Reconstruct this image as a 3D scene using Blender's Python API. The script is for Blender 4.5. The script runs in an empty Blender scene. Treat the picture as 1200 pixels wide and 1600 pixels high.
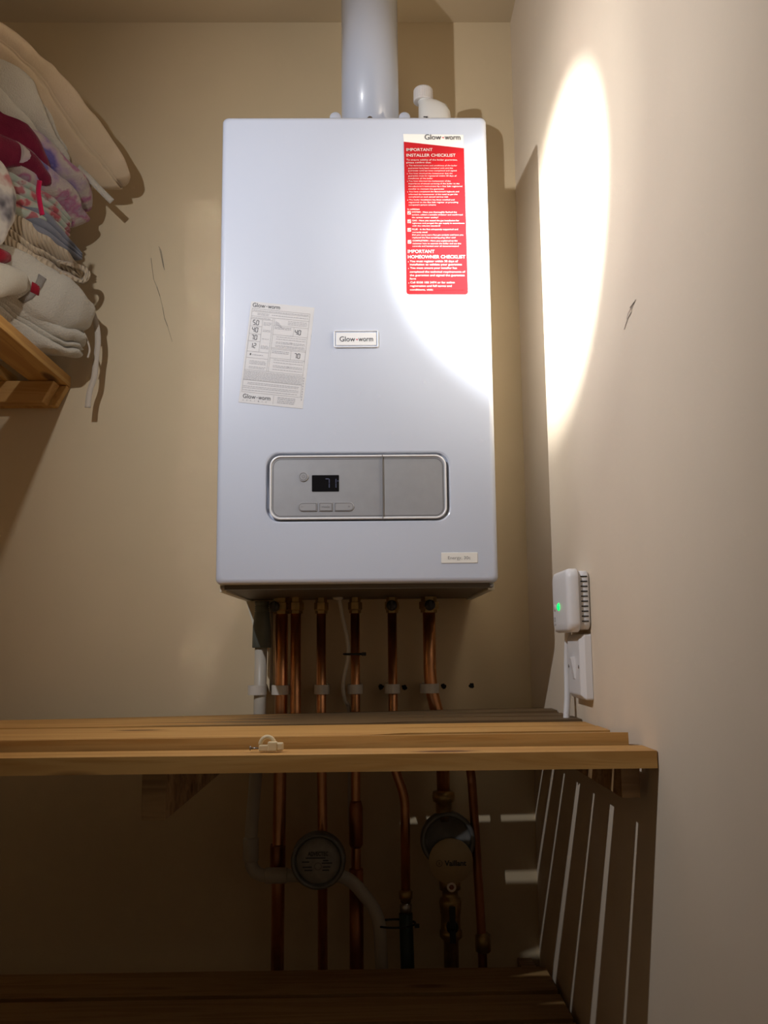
import bpy, bmesh, math, random
from mathutils import Vector, Matrix, noise
random.seed(7)
R = math.radians
S = bpy.context.scene
COL = S.collection

# ------------------------------------------------------------------ camera
F, CX, CY, CZ, P_, YW, RL = 1461.6, .0204, -1.7237, -.0887, .1403, .0146, -.0099
fwd = Vector((math.sin(YW)*math.cos(P_), math.cos(YW)*math.cos(P_), math.sin(P_)))
rt0 = Vector((math.cos(YW), -math.sin(YW), 0)); up0 = rt0.cross(fwd)
rt = math.cos(RL)*rt0 + math.sin(RL)*up0
up = -math.sin(RL)*rt0 + math.cos(RL)*up0
cam = bpy.data.objects.new('camera', bpy.data.cameras.new('camera'))
COL.objects.link(cam)
m4 = Matrix((rt, up, -fwd)).transposed().to_4x4(); m4.translation = (CX, CY, CZ)
cam.matrix_world = m4
cam.data.sensor_fit = 'HORIZONTAL'; cam.data.sensor_width = 36; cam.data.lens = F*36/1200
cam.data.clip_start = .01
S.camera = cam
def at(px, py, y):
    """point of the photo's pixel on the vertical plane at depth y"""
    d = rt*((px-600)/F) + up*((800-py)/F) + fwd
    t = (y-CY)/d.y
    return Vector((CX, CY, CZ)) + d*t

# ------------------------------------------------------------------ world, lights, exposure
w = bpy.data.worlds.new('world'); S.world = w; w.use_nodes = True
w.node_tree.nodes['Background'].inputs[0].default_value = (1, .78, .52, 1)
w.node_tree.nodes['Background'].inputs[1].default_value = .06
XR_AIM = .3097
LAMP = Vector((-.46, -1.02, .63))
def spot(name, aim, watts, deg, blend, rad, col):
    l = bpy.data.lights.new(name, 'SPOT'); l.energy = watts; l.spot_size = R(deg); l.spot_blend = blend
    l.shadow_soft_size = rad; l.color = col
    o = bpy.data.objects.new(name, l); COL.objects.link(o); o.location = LAMP
    o.rotation_euler = (Vector(aim)-LAMP).to_track_quat('-Z', 'Y').to_euler()
    return o
spot('torch_beam', (XR_AIM, -.41, .49), 330, 31, 1, .008, (.98, 1, .97))
spot('torch_halo', (XR_AIM, -.45, .52), 15, 50, 1, .008, (.98, 1, .97))
spot('torch_spill', (.31, -.34, .38), 22, 138, .95, .008, (.97, .97, 1))
vs = S.view_settings
vs.view_transform = 'Standard'; vs.look = 'None'; vs.gamma = 1; vs.use_curve_mapping = False
vs.exposure = 0.0
S.cycles.caustics_reflective = True; S.cycles.blur_glossy = 0; S.cycles.sample_clamp_indirect = 0

# ------------------------------------------------------------------ materials
def mat(name, col, rough=.5, metal=0, spec=.5, bump=0, bscale=40, var=0, vscale=8, stretch=(1,1,1), sheen=0, emit=0, coat=0, coatr=.1):
    m = bpy.data.materials.new(name); m.use_nodes = True
    nt = m.node_tree; b = nt.nodes['Principled BSDF']
    b.inputs['Base Color'].default_value = (*col, 1); b.inputs['Roughness'].default_value = rough
    b.inputs['Metallic'].default_value = metal; b.inputs['Specular IOR Level'].default_value = spec
    if coat: b.inputs['Coat Weight'].default_value = coat; b.inputs['Coat Roughness'].default_value = coatr; b.inputs['Coat IOR'].default_value = 1.7
    if sheen: b.inputs['Sheen Weight'].default_value = sheen
    if emit: b.inputs['Emission Color'].default_value = (*col, 1); b.inputs['Emission Strength'].default_value = emit
    tc = nt.nodes.new('ShaderNodeTexCoord'); mp = nt.nodes.new('ShaderNodeMapping')
    mp.inputs['Scale'].default_value = stretch
    nt.links.new(tc.outputs['Object'], mp.inputs[0])
    if var:
        n = nt.nodes.new('ShaderNodeTexNoise'); n.inputs['Scale'].default_value = vscale; n.inputs['Detail'].default_value = 5
        nt.links.new(mp.outputs[0], n.inputs['Vector'])
        r = nt.nodes.new('ShaderNodeValToRGB')
        r.color_ramp.elements[0].position = .3; r.color_ramp.elements[1].position = .7
        r.color_ramp.elements[0].color = (*[c*(1-var) for c in col], 1)
        r.color_ramp.elements[1].color = (*[min(1, c*(1+var*.6)) for c in col], 1)
        nt.links.new(n.outputs['Fac'], r.inputs[0]); nt.links.new(r.outputs[0], b.inputs['Base Color'])
    if bump:
        n2 = nt.nodes.new('ShaderNodeTexNoise'); n2.inputs['Scale'].default_value = bscale; n2.inputs['Detail'].default_value = 6
        nt.links.new(mp.outputs[0], n2.inputs['Vector'])
        bp = nt.nodes.new('ShaderNodeBump'); bp.inputs['Strength'].default_value = bump; bp.inputs['Distance'].default_value = .002
        nt.links.new(n2.outputs['Fac'], bp.inputs['Height']); nt.links.new(bp.outputs[0], b.inputs['Normal'])
    return m

def wood(name, c1, c2, axis='X', knot=(.16, .07, .02), stain=False):
    m = bpy.data.materials.new(name); m.use_nodes = True
    nt = m.node_tree; N = nt.nodes.new; L = nt.links.new; b = nt.nodes['Principled BSDF']
    b.inputs['Roughness'].default_value = .55; b.inputs['Specular IOR Level'].default_value = .3
    tc = N('ShaderNodeTexCoord'); oi = N('ShaderNodeObjectInfo')
    add = N('ShaderNodeVectorMath'); add.operation = 'ADD'
    mul = N('ShaderNodeMath'); mul.operation = 'MULTIPLY'; mul.inputs[1].default_value = 7
    L(oi.outputs['Random'], mul.inputs[0]); L(tc.outputs['Object'], add.inputs[0]); L(mul.outputs[0], add.inputs[1])
    mp = N('ShaderNodeMapping'); mp.inputs['Scale'].default_value = (1, 14, 14) if axis == 'X' else (14, 1, 14)
    L(add.outputs[0], mp.inputs[0])
    n = N('ShaderNodeTexNoise'); n.inputs['Scale'].default_value = 3; n.inputs['Detail'].default_value = 4; n.inputs['Distortion'].default_value = .6
    L(mp.outputs[0], n.inputs['Vector'])
    wv = N('ShaderNodeMath'); wv.operation = 'MULTIPLY'; wv.inputs[1].default_value = 22
    L(n.outputs['Fac'], wv.inputs[0])
    sn = N('ShaderNodeMath'); sn.operation = 'SINE'; L(wv.outputs[0], sn.inputs[0])
    mr = N('ShaderNodeMapRange'); mr.inputs[1].default_value = -1; L(sn.outputs[0], mr.inputs[0])
    mx = N('ShaderNodeMix'); mx.data_type = 'RGBA'
    mx.inputs[6].default_value = (*c1, 1); mx.inputs[7].default_value = (*c2, 1)
    L(mr.outputs[0], mx.inputs[0])
    # knots
    mp2 = N('ShaderNodeMapping'); mp2.inputs['Scale'].default_value = (4, 14, 14) if axis == 'X' else (14, 4, 14)
    L(add.outputs[0], mp2.inputs[0])
    vo = N('ShaderNodeTexVoronoi'); vo.inputs['Scale'].default_value = 1; L(mp2.outputs[0], vo.inputs['Vector'])
    kr = N('ShaderNodeMapRange'); kr.inputs[1].default_value = .09; kr.inputs[2].default_value = .17; L(vo.outputs['Distance'], kr.inputs[0])
    mx2 = N('ShaderNodeMix'); mx2.data_type = 'RGBA'; mx2.inputs[6].default_value = (*knot, 1)
    L(kr.outputs[0], mx2.inputs[0]); L(mx.outputs[2], mx2.inputs[7]); L(mx2.outputs[2], b.inputs['Base Color'])
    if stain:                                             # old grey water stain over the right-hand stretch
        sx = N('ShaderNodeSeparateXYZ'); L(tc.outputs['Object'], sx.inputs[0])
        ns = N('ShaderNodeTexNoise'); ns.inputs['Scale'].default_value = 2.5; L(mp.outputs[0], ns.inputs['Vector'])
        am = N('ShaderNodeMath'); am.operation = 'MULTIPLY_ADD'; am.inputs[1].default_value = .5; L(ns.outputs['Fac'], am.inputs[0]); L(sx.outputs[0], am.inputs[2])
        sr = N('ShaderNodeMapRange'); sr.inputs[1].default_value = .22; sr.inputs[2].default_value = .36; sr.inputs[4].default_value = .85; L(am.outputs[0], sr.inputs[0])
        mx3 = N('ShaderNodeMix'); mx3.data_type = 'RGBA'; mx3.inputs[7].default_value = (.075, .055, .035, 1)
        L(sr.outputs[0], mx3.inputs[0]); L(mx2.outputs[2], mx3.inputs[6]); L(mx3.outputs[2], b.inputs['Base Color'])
    bp = N('ShaderNodeBump'); bp.inputs['Strength'].default_value = .15; bp.inputs['Distance'].default_value = .001
    L(mr.outputs[0], bp.inputs['Height']); L(bp.outputs[0], b.inputs['Normal'])
    return m

def cloth(name, cols, scale=14, fine=500, bump=.5, contrast=(.4, .6), knit=False):
    """cols: one colour, or several blended in soft patches"""
    m = bpy.data.materials.new(name); m.use_nodes = True
    nt = m.node_tree; N = nt.nodes.new; L = nt.links.new; b = nt.nodes['Principled BSDF']
    b.inputs['Roughness'].default_value = .95; b.inputs['Specular IOR Level'].default_value = .1; b.inputs['Sheen Weight'].default_value = .25
    tc = N('ShaderNodeTexCoord')
    if len(cols) > 1:
        n = N('ShaderNodeTexNoise'); n.inputs['Scale'].default_value = scale; n.inputs['Detail'].default_value = 3
        L(tc.outputs['Object'], n.inputs['Vector'])
        r = N('ShaderNodeValToRGB'); e = r.color_ramp.elements
        a, z = contrast
        e[0].position = a; e[0].color = (*cols[0], 1); e[1].position = z; e[1].color = (*cols[-1], 1)
        for i, c in enumerate(cols[1:-1]):
            k = e.new(a+(z-a)*(i+1)/(len(cols)-1)); k.color = (*c, 1)
        L(n.outputs['Fac'], r.inputs[0]); L(r.outputs[0], b.inputs['Base Color'])
    else: b.inputs['Base Color'].default_value = (*cols[0], 1)
    n2 = N('ShaderNodeTexNoise') if not knit else N('ShaderNodeTexWave'); n2.inputs['Scale'].default_value = fine; n2.inputs['Detail'].default_value = 3
    L(tc.outputs['Object'], n2.inputs['Vector'])
    bp = N('ShaderNodeBump'); bp.inputs['Strength'].default_value = bump; bp.inputs['Distance'].default_value = .002
    L(n2.outputs['Fac'], bp.inputs['Height']); L(bp.outputs[0], b.inputs['Normal'])
    return m

M = dict(
 wall=mat('cream_wall_paint', (.67, .54, .35), .75, spec=.25, bump=.12, bscale=55, var=.035, vscale=5),
 rwall=mat('cream_wall_paint_right', (.72, .61, .48), .75, spec=.25, bump=.12, bscale=55, var=.03, vscale=5),
 ceil=mat('ceiling_paint', (.60, .49, .33), .8, spec=.2, bump=.1, bscale=50),
 floor=mat('floor_boards', (.2, .13, .08), .6, var=.3, vscale=4, stretch=(1, 8, 1)),
 white=mat('white_boiler_enamel', (.56, .61, .73), .35, spec=.5, coat=1, coatr=.07),
 plastic=mat('white_plastic', (.74, .74, .76), .4),
 wpipe=mat('white_waste_pipe', (.50, .46, .39), .4),
 grey=mat('grey_rubber', (.10, .115, .10), .6),
 bottle=mat('bottle_plastic', (.78, .77, .74), .35),
 cap=mat('bottle_cap_plastic', (.70, .67, .66), .4),
 silver=mat('silver_plastic', (.36, .37, .40), .42, metal=.35, var=.04, vscale=60),
 chrome=mat('satin_trim', (.78, .80, .85), .3, metal=.15),
 groove=mat('dark_groove', (.16, .16, .17), .5),
 button=mat('grey_button', (.37, .375, .40), .4, metal=.3),
 black=mat('black_screen', (.006, .006, .008), .15),
 blackp=mat('black_plastic', (.02, .02, .02), .4),
 digit=mat('dim_display_digit', (.035, .04, .075), .4, emit=.25),
 copper=mat('copper', (.68, .33, .16), .30, metal=1, var=.45, vscale=22, stretch=(1, 1, .5), bump=.05),
 copperd=mat('aged_copper', (.42, .17, .08), .38, metal=1, var=.5, vscale=20, stretch=(1, 1, .5), bump=.05),
 brass=mat('brass', (.42, .29, .12), .38, metal=.9, var=.3, vscale=60),
 solder=mat('solder', (.45, .42, .38), .3, metal=1),
 steel=mat('steel', (.35, .35, .36), .3, metal=1),
 chassis=mat('boiler_chassis', (.10, .08, .055), .5, metal=.3),
 flange=mat('cream_steel_flange', (.62, .60, .50), .5),
 clip=mat('clip_plastic', (.62, .58, .52), .45),
 cream=mat('cream_plastic', (.75, .62, .40), .45),
 red=mat('red_sticker', (.46, .010, .016), .4),
 paperw=mat('white_sticker', (.80, .79, .76), .4),
 paper=mat('paper_label', (.60, .60, .62), .6, var=.02, vscale=30),
 ink=mat('black_ink', (.05, .05, .06), .5),
 inkg=mat('grey_ink', (.24, .24, .26), .6),
 inkl=mat('light_grey_ink', (.38, .38, .41), .6),
 inkred=mat('red_ink', (.6, .03, .05), .5),
 inkw=mat('pale_ink', (.70, .62, .58), .5),
 logoplate=mat('logo_plate', (.78, .79, .82), .3),
 led=mat('green_led', (.0, .85, .12), .3, emit=1.6),
 slot=mat('slot_shadow', (.02, .02, .02), .8),
 hole=mat('wall_hole', (.015, .012, .01), .9),
 scratch=mat('pencil_scratch', (.20, .16, .12), .8),
 disc=mat('gauge_enamel', (.52, .40, .22), .5),
 gauge=mat('dull_metal_gauge', (.22, .22, .21), .45, metal=.6, var=.25, vscale=40),
 gaugef=mat('gauge_face', (.36, .33, .29), .5, var=.2, vscale=60),
 dkhose=mat('green_hose', (.02, .035, .022), .5),
 wood=wood('pine_slat', (.55, .31, .10), (.46, .235, .065)), stained=wood('stained_pine_slat', (.55, .31, .10), (.46, .235, .065), stain=True), lowwood=wood('shaded_pine_slat', (.36, .22, .09), (.28, .155, .055)),  # lowwood: the same pine, with the lower shelf's shade put into its colours
 woody=wood('pine_slat_lengthways', (.60, .35, .11), (.48, .25, .07), 'Y'),
 woodend=wood('sawn_pine', (.40, .25, .12), (.26, .15, .07)),
 tie=mat('cable_tie', (.01, .01, .01), .4),
)

# ------------------------------------------------------------------ mesh helpers
def link(name, bm, m, parent=None, loc=None, smooth=None, recalc=True):
    if recalc: bmesh.ops.recalc_face_normals(bm, faces=bm.faces[:])
    me = bpy.data.meshes.new(name)
    if smooth is not None:
        for f in bm.faces: f.smooth = smooth
    if loc is not None:
        bmesh.ops.translate(bm, verts=bm.verts[:], vec=-Vector(loc))
    bm.to_mesh(me); bm.free(); me.materials.append(m)
    o = bpy.data.objects.new(name, me); COL.objects.link(o)
    if loc is not None: o.location = loc
    if parent is not None:
        o.parent = parent
        base = Vector((0, 0, 0)); q = parent
        while q is not None: base += q.location; q = q.parent
        o.location = Vector(loc if loc is not None else (0, 0, 0)) - base
    return o
def tag(o, label, cat, group=None):
    o['label'] = label; o['category'] = cat
    if group: o['group'] = group
    return o
def thing(name, label, cat, loc, group=None):
    o = bpy.data.objects.new(name, None); o.empty_display_size = .02
    COL.objects.link(o); o.location = loc
    return tag(o, label, cat, group)
def struct(name, bm, m, **k):
    o = link(name, bm, m, **k); o['kind'] = 'structure'; return o
def box(bm, x0, x1, y0, y1, z0, z1, bev=0, seg=2):
    r = bmesh.ops.create_cube(bm, size=1)
    vs_ = r['verts']
    for v in vs_:
        v.co = Vector(((x0+x1)/2+v.co.x*(x1-x0), (y0+y1)/2+v.co.y*(y1-y0), (z0+z1)/2+v.co.z*(z1-z0)))
    if bev:
        es = list({e for v in vs_ for e in v.link_edges})
        bmesh.ops.bevel(bm, geom=es, offset=bev, segments=seg, affect='EDGES', profile=.5)
    return vs_
def B(*a, **k):
    bm = bmesh.new(); box(bm, *a, **k); return bm
def ring_frame(t):
    t = t.normalized(); a = Vector((0, 0, 1)) if abs(t.z) < .9 else Vector((0, 1, 0))
    n = t.cross(a).normalized(); return n, t.cross(n).normalized()
def tube(bm, pts, r, n=20, cap=True):
    pts = [Vector(p) for p in pts]
    rs = r if isinstance(r, (list, tuple)) else [r]*len(pts)
    rings = []; prev = None
    for i, p in enumerate(pts):
        t = (pts[min(i+1, len(pts)-1)]-pts[max(i-1, 0)])
        if prev is None: a, b = ring_frame(t)
        else:
            t.normalize(); a = (prev - t*prev.dot(t)).normalized(); b = t.cross(a)
        prev = a
        rings.append([bm.verts.new(p+(a*math.cos(2*math.pi*k/n)+b*math.sin(2*math.pi*k/n))*rs[i]) for k in range(n)])
    for i in range(len(rings)-1):
        for k in range(n):
            f = bm.faces.new((rings[i][k], rings[i][(k+1) % n], rings[i+1][(k+1) % n], rings[i+1][k])); f.smooth = True
    if cap: bm.faces.new(rings[0]); bm.faces.new(rings[-1])
def lathe(bm, c, axis, prof, n=32):
    """prof: list of (radius, distance along axis)"""
    axis = Vector(axis).normalized(); a, b = ring_frame(axis); c = Vector(c); rings = []
    for r, d in prof:
        if r < 1e-6: rings.append([bm.verts.new(c+axis*d)])
        else: rings.append([bm.verts.new(c+axis*d+(a*math.cos(2*math.pi*k/n)+b*math.sin(2*math.pi*k/n))*r) for k in range(n)])
    for i in range(len(rings)-1):
        A, Bb = rings[i], rings[i+1]
        for k in range(n):
            k2 = (k+1) % n
            if len(A) == 1 and len(Bb) == 1: continue
            if len(A) == 1: f = bm.faces.new((A[0], Bb[k2], Bb[k]))
            elif len(Bb) == 1: f = bm.faces.new((A[k], A[k2], Bb[0]))
            else: f = bm.faces.new((A[k], A[k2], Bb[k2], Bb[k]))
            f.smooth = True
    for q in (rings[0], rings[-1]):
        if len(q) > 1: bm.faces.new(q)
def smoothpath(pts, sub=8):
    pts = [Vector(p) for p in pts]; out = []
    for i in range(len(pts)-1):
        p0 = pts[max(i-1, 0)]; p1 = pts[i]; p2 = pts[i+1]; p3 = pts[min(i+2, len(pts)-1)]
        for s in range(sub):
            t = s/sub
            out.append(.5*((2*p1)+(p2-p0)*t+(2*p0-5*p1+4*p2-p3)*t*t+(3*p1-p0-3*p2+p3)*t**3))
    out.append(pts[-1]); return out
def fillet(pts, rad, n=6):
    pts = [Vector(p) for p in pts]; out = [pts[0]]
    for i in range(1, len(pts)-1):
        a = (pts[i-1]-pts[i]); b = (pts[i+1]-pts[i]); r = min(rad, a.length*.45, b.length*.45)
        s = pts[i]+a.normalized()*r; e = pts[i]+b.normalized()*r
        for k in range(n+1):
            t = k/n; out.append(s*(1-t)**2+pts[i]*2*t*(1-t)+e*t*t)
    out.append(pts[-1]); return out
def rrect(x0, x1, z0, z1, r, y, n=8):
    """rounded rectangle loop in the plane y; radii may be 4 (tl,tr,br,bl)"""
    rr = r if isinstance(r, (list, tuple)) else (r,)*4
    mxr = min(x1-x0, z1-z0)/2-1e-5; rr = [min(q, mxr) for q in rr]
    L = []
    for (cx, cz, a0, q) in ((x1-rr[1], z1-rr[1], 90, rr[1]), (x1-rr[2], z0+rr[2], 0, rr[2]), (x0+rr[3], z0+rr[3], -90, rr[3]), (x0+rr[0], z1-rr[0], -180, rr[0])):
        for k in range(n+1):
            a = R(a0-90*k/n); L.append(Vector((cx+q*math.cos(a), y, cz+q*math.sin(a))))
    return L
def loops(bm, ls, cap0=False, cap1=True, smooth=True, flat=()):
    rs = [[bm.verts.new(p) for p in l] for l in ls]; n = len(rs[0])
    for i in range(len(rs)-1):
        for k in range(n):
            f = bm.faces.new((rs[i][k], rs[i][(k+1) % n], rs[i+1][(k+1) % n], rs[i+1][k])); f.smooth = smooth and i not in flat
    if cap0: bm.faces.new(rs[0])
    if cap1: bm.faces.new(rs[-1])
def plate(x0, x1, z0, z1, r, y, d, bev=.0008):
    """rounded plate whose front is at y-d"""
    bm = bmesh.new()
    loops(bm, [rrect(x0, x1, z0, z1, r, y), rrect(x0, x1, z0, z1, r, y-d+bev), rrect(x0+bev, x1-bev, z0+bev, z1-bev, max(r-bev, .0002), y-d)], cap0=True)
    return bm

# text as flat-extruded mesh, merged into a bmesh
_cache = {}
def glyphs(s, bold=0.0):
    k = (s, bold)
    if k in _cache: return _cache[k]
    c = bpy.data.curves.new('lettering', 'FONT'); c.body = s; c.resolution_u = 3; c.offset = bold
    o = bpy.data.objects.new('lettering', c); COL.objects.link(o)
    dg = bpy.context.evaluated_depsgraph_get()
    me = bpy.data.meshes.new_from_object(o.evaluated_get(dg))
    vsx = [v.co.copy() for v in me.vertices]; fs = [tuple(p.vertices) for p in me.polygons]
    bpy.data.objects.remove(o); bpy.data.curves.remove(c); bpy.data.meshes.remove(me)
    _cache[k] = (vsx, fs); return _cache[k]
def put_text(bm, s, o, ux, uz, width, height=None, bold=0.0, cap=.69):
    """o: left end of the baseline; ux, uz unit directions; scaled to width, cap height"""
    vsx, fs = glyphs(s, bold)
    if not vsx: return
    x0 = min(v.x for v in vsx); x1 = max(v.x for v in vsx)
    sx = width/(x1-x0); sz = (height/cap) if height else sx
    nv = [bm.verts.new(Vector(o)+ux*((v.x-x0)*sx)+uz*(v.y*sz)) for v in vsx]
    for f in fs:
        try: bm.faces.new([nv[i] for i in f])
        except ValueError: pass
UX, UZ = Vector((1, 0, 0)), Vector((0, 0, 1))
def quad(bm, o, ux, uz, u0, u1, v0, v1):
    o = Vector(o)
    bm.faces.new([bm.verts.new(o+ux*a+uz*b) for a, b in ((u0, v0), (u1, v0), (u1, v1), (u0, v1))])
def seven(bm, o, ux, uz, d, w_, h, t):
    seg = {'0': 'abcdef', '1': 'bc', '2': 'abged', '4': 'fgbc', '5': 'afgcd', '7': 'abc'}[d]
    for s in seg:
        u0, u1, v0, v1 = {'a': (t, w_-t, h-t, h), 'd': (t, w_-t, 0, t), 'g': (t, w_-t, h/2-t/2, h/2+t/2),
          'f': (0, t, h/2+t/4, h-t/2), 'b': (w_-t, w_, h/2+t/4, h-t/2), 'e': (0, t, t/2, h/2-t/4), 'c': (w_-t, w_, t/2, h/2-t/4)}[s]
        quad(bm, o, ux, uz, u0, u1, v0, v1)
def logo(bmk, bmr, o, ux, uz, width, bold=.004):
    """the maker's wordmark: two words with a red dot between them"""
    w1 = width*.475; w2 = width*.44; h = width*.155
    put_text(bmk, 'Glow', o, ux, uz, w1*.97, h, bold)
    put_text(bmk, 'worm', Vector(o)+ux*(width*.56), ux, uz, w2, h, bold)
    c = Vector(o)+ux*(width*.517)+uz*(h*.38); n = 14; r = width*.021
    bmr.faces.new([bmr.verts.new(c+ux*(r*math.cos(2*math.pi*k/n))+uz*(r*math.sin(2*math.pi*k/n))) for k in range(n)])

# ------------------------------------------------------------------ room shell
XR, ZC, ZF, XL, YF = .3097, 1.1485, -1.30, -.95, -1.32
struct('wall_back', B(XL, XR, 0, .1, ZF, ZC), M['wall'])
rw = struct('wall_right', B(XR, XR+.1, YF, .1, ZF, ZC), M['rwall'])
struct('wall_left', B(XL-.1, XL, YF, .1, ZF, ZC), M['wall'])
struct('ceiling', B(XL-.1, XR+.1, YF, .1, ZC, ZC+.1), M['ceil'])
struct('floor', B(XL-.1, XR+.1, -2.2, .1, ZF-.05, ZF), M['floor'])
wb = bpy.data.objects['wall_back']

# ------------------------------------------------------------------ boiler
W2, H, D = .209, .740, .344
boiler = thing('boiler', 'white wall-hung gas boiler with grey control panel and red checklist sticker', 'boiler', (0, 0, 0))
bm = bmesh.new()
rc = .009
ls = [rrect(-W2, W2, 0, H, rc, -.002)]
ls.append(rrect(-W2, W2, 0, H, rc, -D+.010))
for k in range(1, 7):                                  # rounded front edge
    a = R(90*k/6); q = .008*(1-math.cos(a)); ls.append(rrect(-W2+q, W2-q, q, H-q, rc, -D+.008*(1-math.sin(a))))
px0, px1, pz0, pz1 = -.1375, .1415, .0905, .199         # recess for the panel
ls.append(rrect(px0, px1, pz0, pz1, .020, -D))
for k in range(1, 5):
    a = R(90*k/4); q = .003*math.sin(a); ls.append(rrect(px0+q, px1-q, pz0+q, pz1-q, .020, -D+.003*(1-math.cos(a))))
ls.append(rrect(px0+.005, px1-.005, pz0+.005, pz1-.005, .018, -D+.010))
bm2 = bmesh.new()
loops(bm, ls, cap0=True, cap1=True, flat=(0, 7))
link('casing', bm, M['white'], boiler)
# underside
bm = bmesh.new(); box(bm, -W2+.012, W2-.012, -D+.012, -.004, -.007, .001)
link('underside_tray', bm, M['chassis'], boiler)
for sx in (-1, 1):
    bm = bmesh.new()
    x = sx*(W2-.004)
    box(bm, min(x, x-sx*.010), max(x, x-sx*.010), -D+.02, -.005, -.010, .001, .001)
    fl = link('flange', bm, M['flange'], boiler)
    bm = bmesh.new(); lathe(bm, (sx*(W2-.010), -D+.022, -.001), (0, 0, -1), [(.005, 0), (.005, .004), (.003, .006), (0, .006)], 16)
    link('screw', bm, M['steel'], boiler)
# control panel
pan = link('control_panel', plate(-.1300, .1345, .0955, .1925, .017, -D+.010, .0105, .0015), M['silver'], boiler)
def frame(x0, x1, z0, z1, r, w_, y0, y1):
    bm = bmesh.new()
    q = w_*.3
    loops(bm, [rrect(x0, x1, z0, z1, r, y0), rrect(x0, x1, z0, z1, r, y1+q), rrect(x0+q, x1-q, z0+q, z1-q, r-q, y1),
               rrect(x0+w_-q, x1-w_+q, z0+w_-q, z1-w_+q, max(r-w_+q, .001), y1), rrect(x0+w_, x1-w_, z0+w_, z1-w_, max(r-w_, .001), y1+q), rrect(x0+w_, x1-w_, z0+w_, z1-w_, max(r-w_, .001), y0)], cap1=False)
    return bm
link('trim_frame', frame(-.1300, .1345, .0955, .1925, .017, .0030, -D, -D-.0026), M['chrome'], pan)
link('gap_line', frame(-.1252, .1297, .1003, .1877, .0125, .0012, -D-.0006, -D-.0010), M['groove'], pan)
link('door_seam', B(.0383, .0393, -D-.0036, -D+.001, .0957, .1923), M['groove'], pan)
link('screen', plate(-.0668, -.0262, .1375, .1625, .0012, -D, .0012, .0003), M['black'], pan)
bm = bmesh.new()
o = Vector((-.050, -D-.00135, .1425))
seven(bm, o+UX*.002, UX, UZ, '7', .008, .015, .0016); seven(bm, o+UX*.012, UX, UZ, '1', .008, .015, .0016)
quad(bm, o, UX, UZ, .0215, .0228, .010, .012)
link('display_digits', bm, M['digit'], pan)
bm = bmesh.new()
lathe(bm, (-.0795, -D-.0003, .1604), (0, -1, 0), [(.0074, 0), (.0074, .0016), (.0070, .0020), (0, .0020)], 32)
for f in bm.faces: f.smooth = False
pb = link('power_button', bm, M['button'], pan)
bm = bmesh.new(); lathe(bm, (-.0795, -D-.0003, .1604), (0, -1, 0), [(.0058, .0018), (.0058, .0023), (.0050, .0023), (.0050, .0018)], 32); link('button_outline', bm, M['groove'], pan)
bm = bmesh.new()
for x0, x1, rr in ((-.0870, -.0592, (.0065, .001, .001, .0065)), (-.0562, -.0362, .001), (-.0332, -.0042, (.001, .0065, .0065, .001))):
    r2 = rr if isinstance(rr, tuple) else (rr,)*4
    b2 = bmesh.new()
    loops(b2, [rrect(x0, x1, .1078, .1212, r2, -D-.0004), rrect(x0, x1, .1078, .1212, r2, -D-.0016), rrect(x0+.0005, x1-.0005, .1083, .1207, r2, -D-.0021)], cap0=True)
    link('button', b2, M['button'], pan)
    b2 = bmesh.new(); fr = [tuple(max(q-d_, .0005) for q in r2) for d_ in (.0008, .0018)]
    loops(b2, [rrect(x0+.0010, x1-.0010, .1088, .1202, fr[0], -D-.0020), rrect(x0+.0010, x1-.0010, .1088, .1202, fr[0], -D-.0023), rrect(x0+.0017, x1-.0017, .1095, .1195, fr[1], -D-.0023), rrect(x0+.0017, x1-.0017, .1095, .1195, fr[1], -D-.0020)], cap1=False)
    link('button_outline', b2, M['groove'], pan)
y = -D-.0026
quad(bm, (0, y, 0), UX, UZ, -.0832, -.0792, .1142, .1148)
put_text(bm, 'mode', Vector((-.0520, y, .1130)), UX, UZ, .0118, .0034, .01)
quad(bm, (0, y, 0), UX, UZ, -.0132, -.0098, .1142, .1149); quad(bm, (0, y, 0), UX, UZ, -.01185, -.01115, .1129, .1162)
n = 20; c = Vector((-.0795, -D-.0033, .1604))
for k in range(n):                                          # power symbol on the round button
    if k in (4, 5, 6): continue
    a, b_ = 2*math.pi*k/n, 2*math.pi*(k+1)/n
    bm.faces.new([bm.verts.new(c+UX*(r_*math.cos(t))+UZ*(r_*math.sin(t))) for r_, t in ((.0019, a), (.0026, a), (.0026, b_), (.0019, b_))])
quad(bm, c, UX, UZ, -.0003, .0003, .0005, .0030)
link('button_symbols', bm, M['inkg'], pan)
# logo badge
bdg = link('logo_badge', plate(-.0335, .0345, .3600, .3860, .003, -D+.0005, .0015, .0005), M['white'], boiler)
link('badge_plate', plate(-.0300, .0312, .3630, .3828, .0012, -D-.0005, .0020, .0006), M['logoplate'], bdg)
link('badge_rim', frame(-.0335, .0345, .3595, .3865, .003, .0014, -D, -D-.0028), M['chrome'], bdg)
bk, br = bmesh.new(), bmesh.new()
logo(bk, br, Vector((-.0245, -D-.0029, .3690)), UX, UZ, .0510)
link('badge_lettering', bk, M['ink'], bdg); link('badge_dot', br, M['inkred'], bdg)
# energy label
el = link('rating_sticker', plate(.1245, .1785, .0290, .0445, .001, -D+.0002, .0012, .0003), M['paperw'], boiler)
bm = bmesh.new(); put_text(bm, 'Energy, 30c', Vector((.1345, -D-.00125, .0345)), UX, UZ, .0335, .0046)
link('sticker_text', bm, M['inkg'], el)

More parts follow.
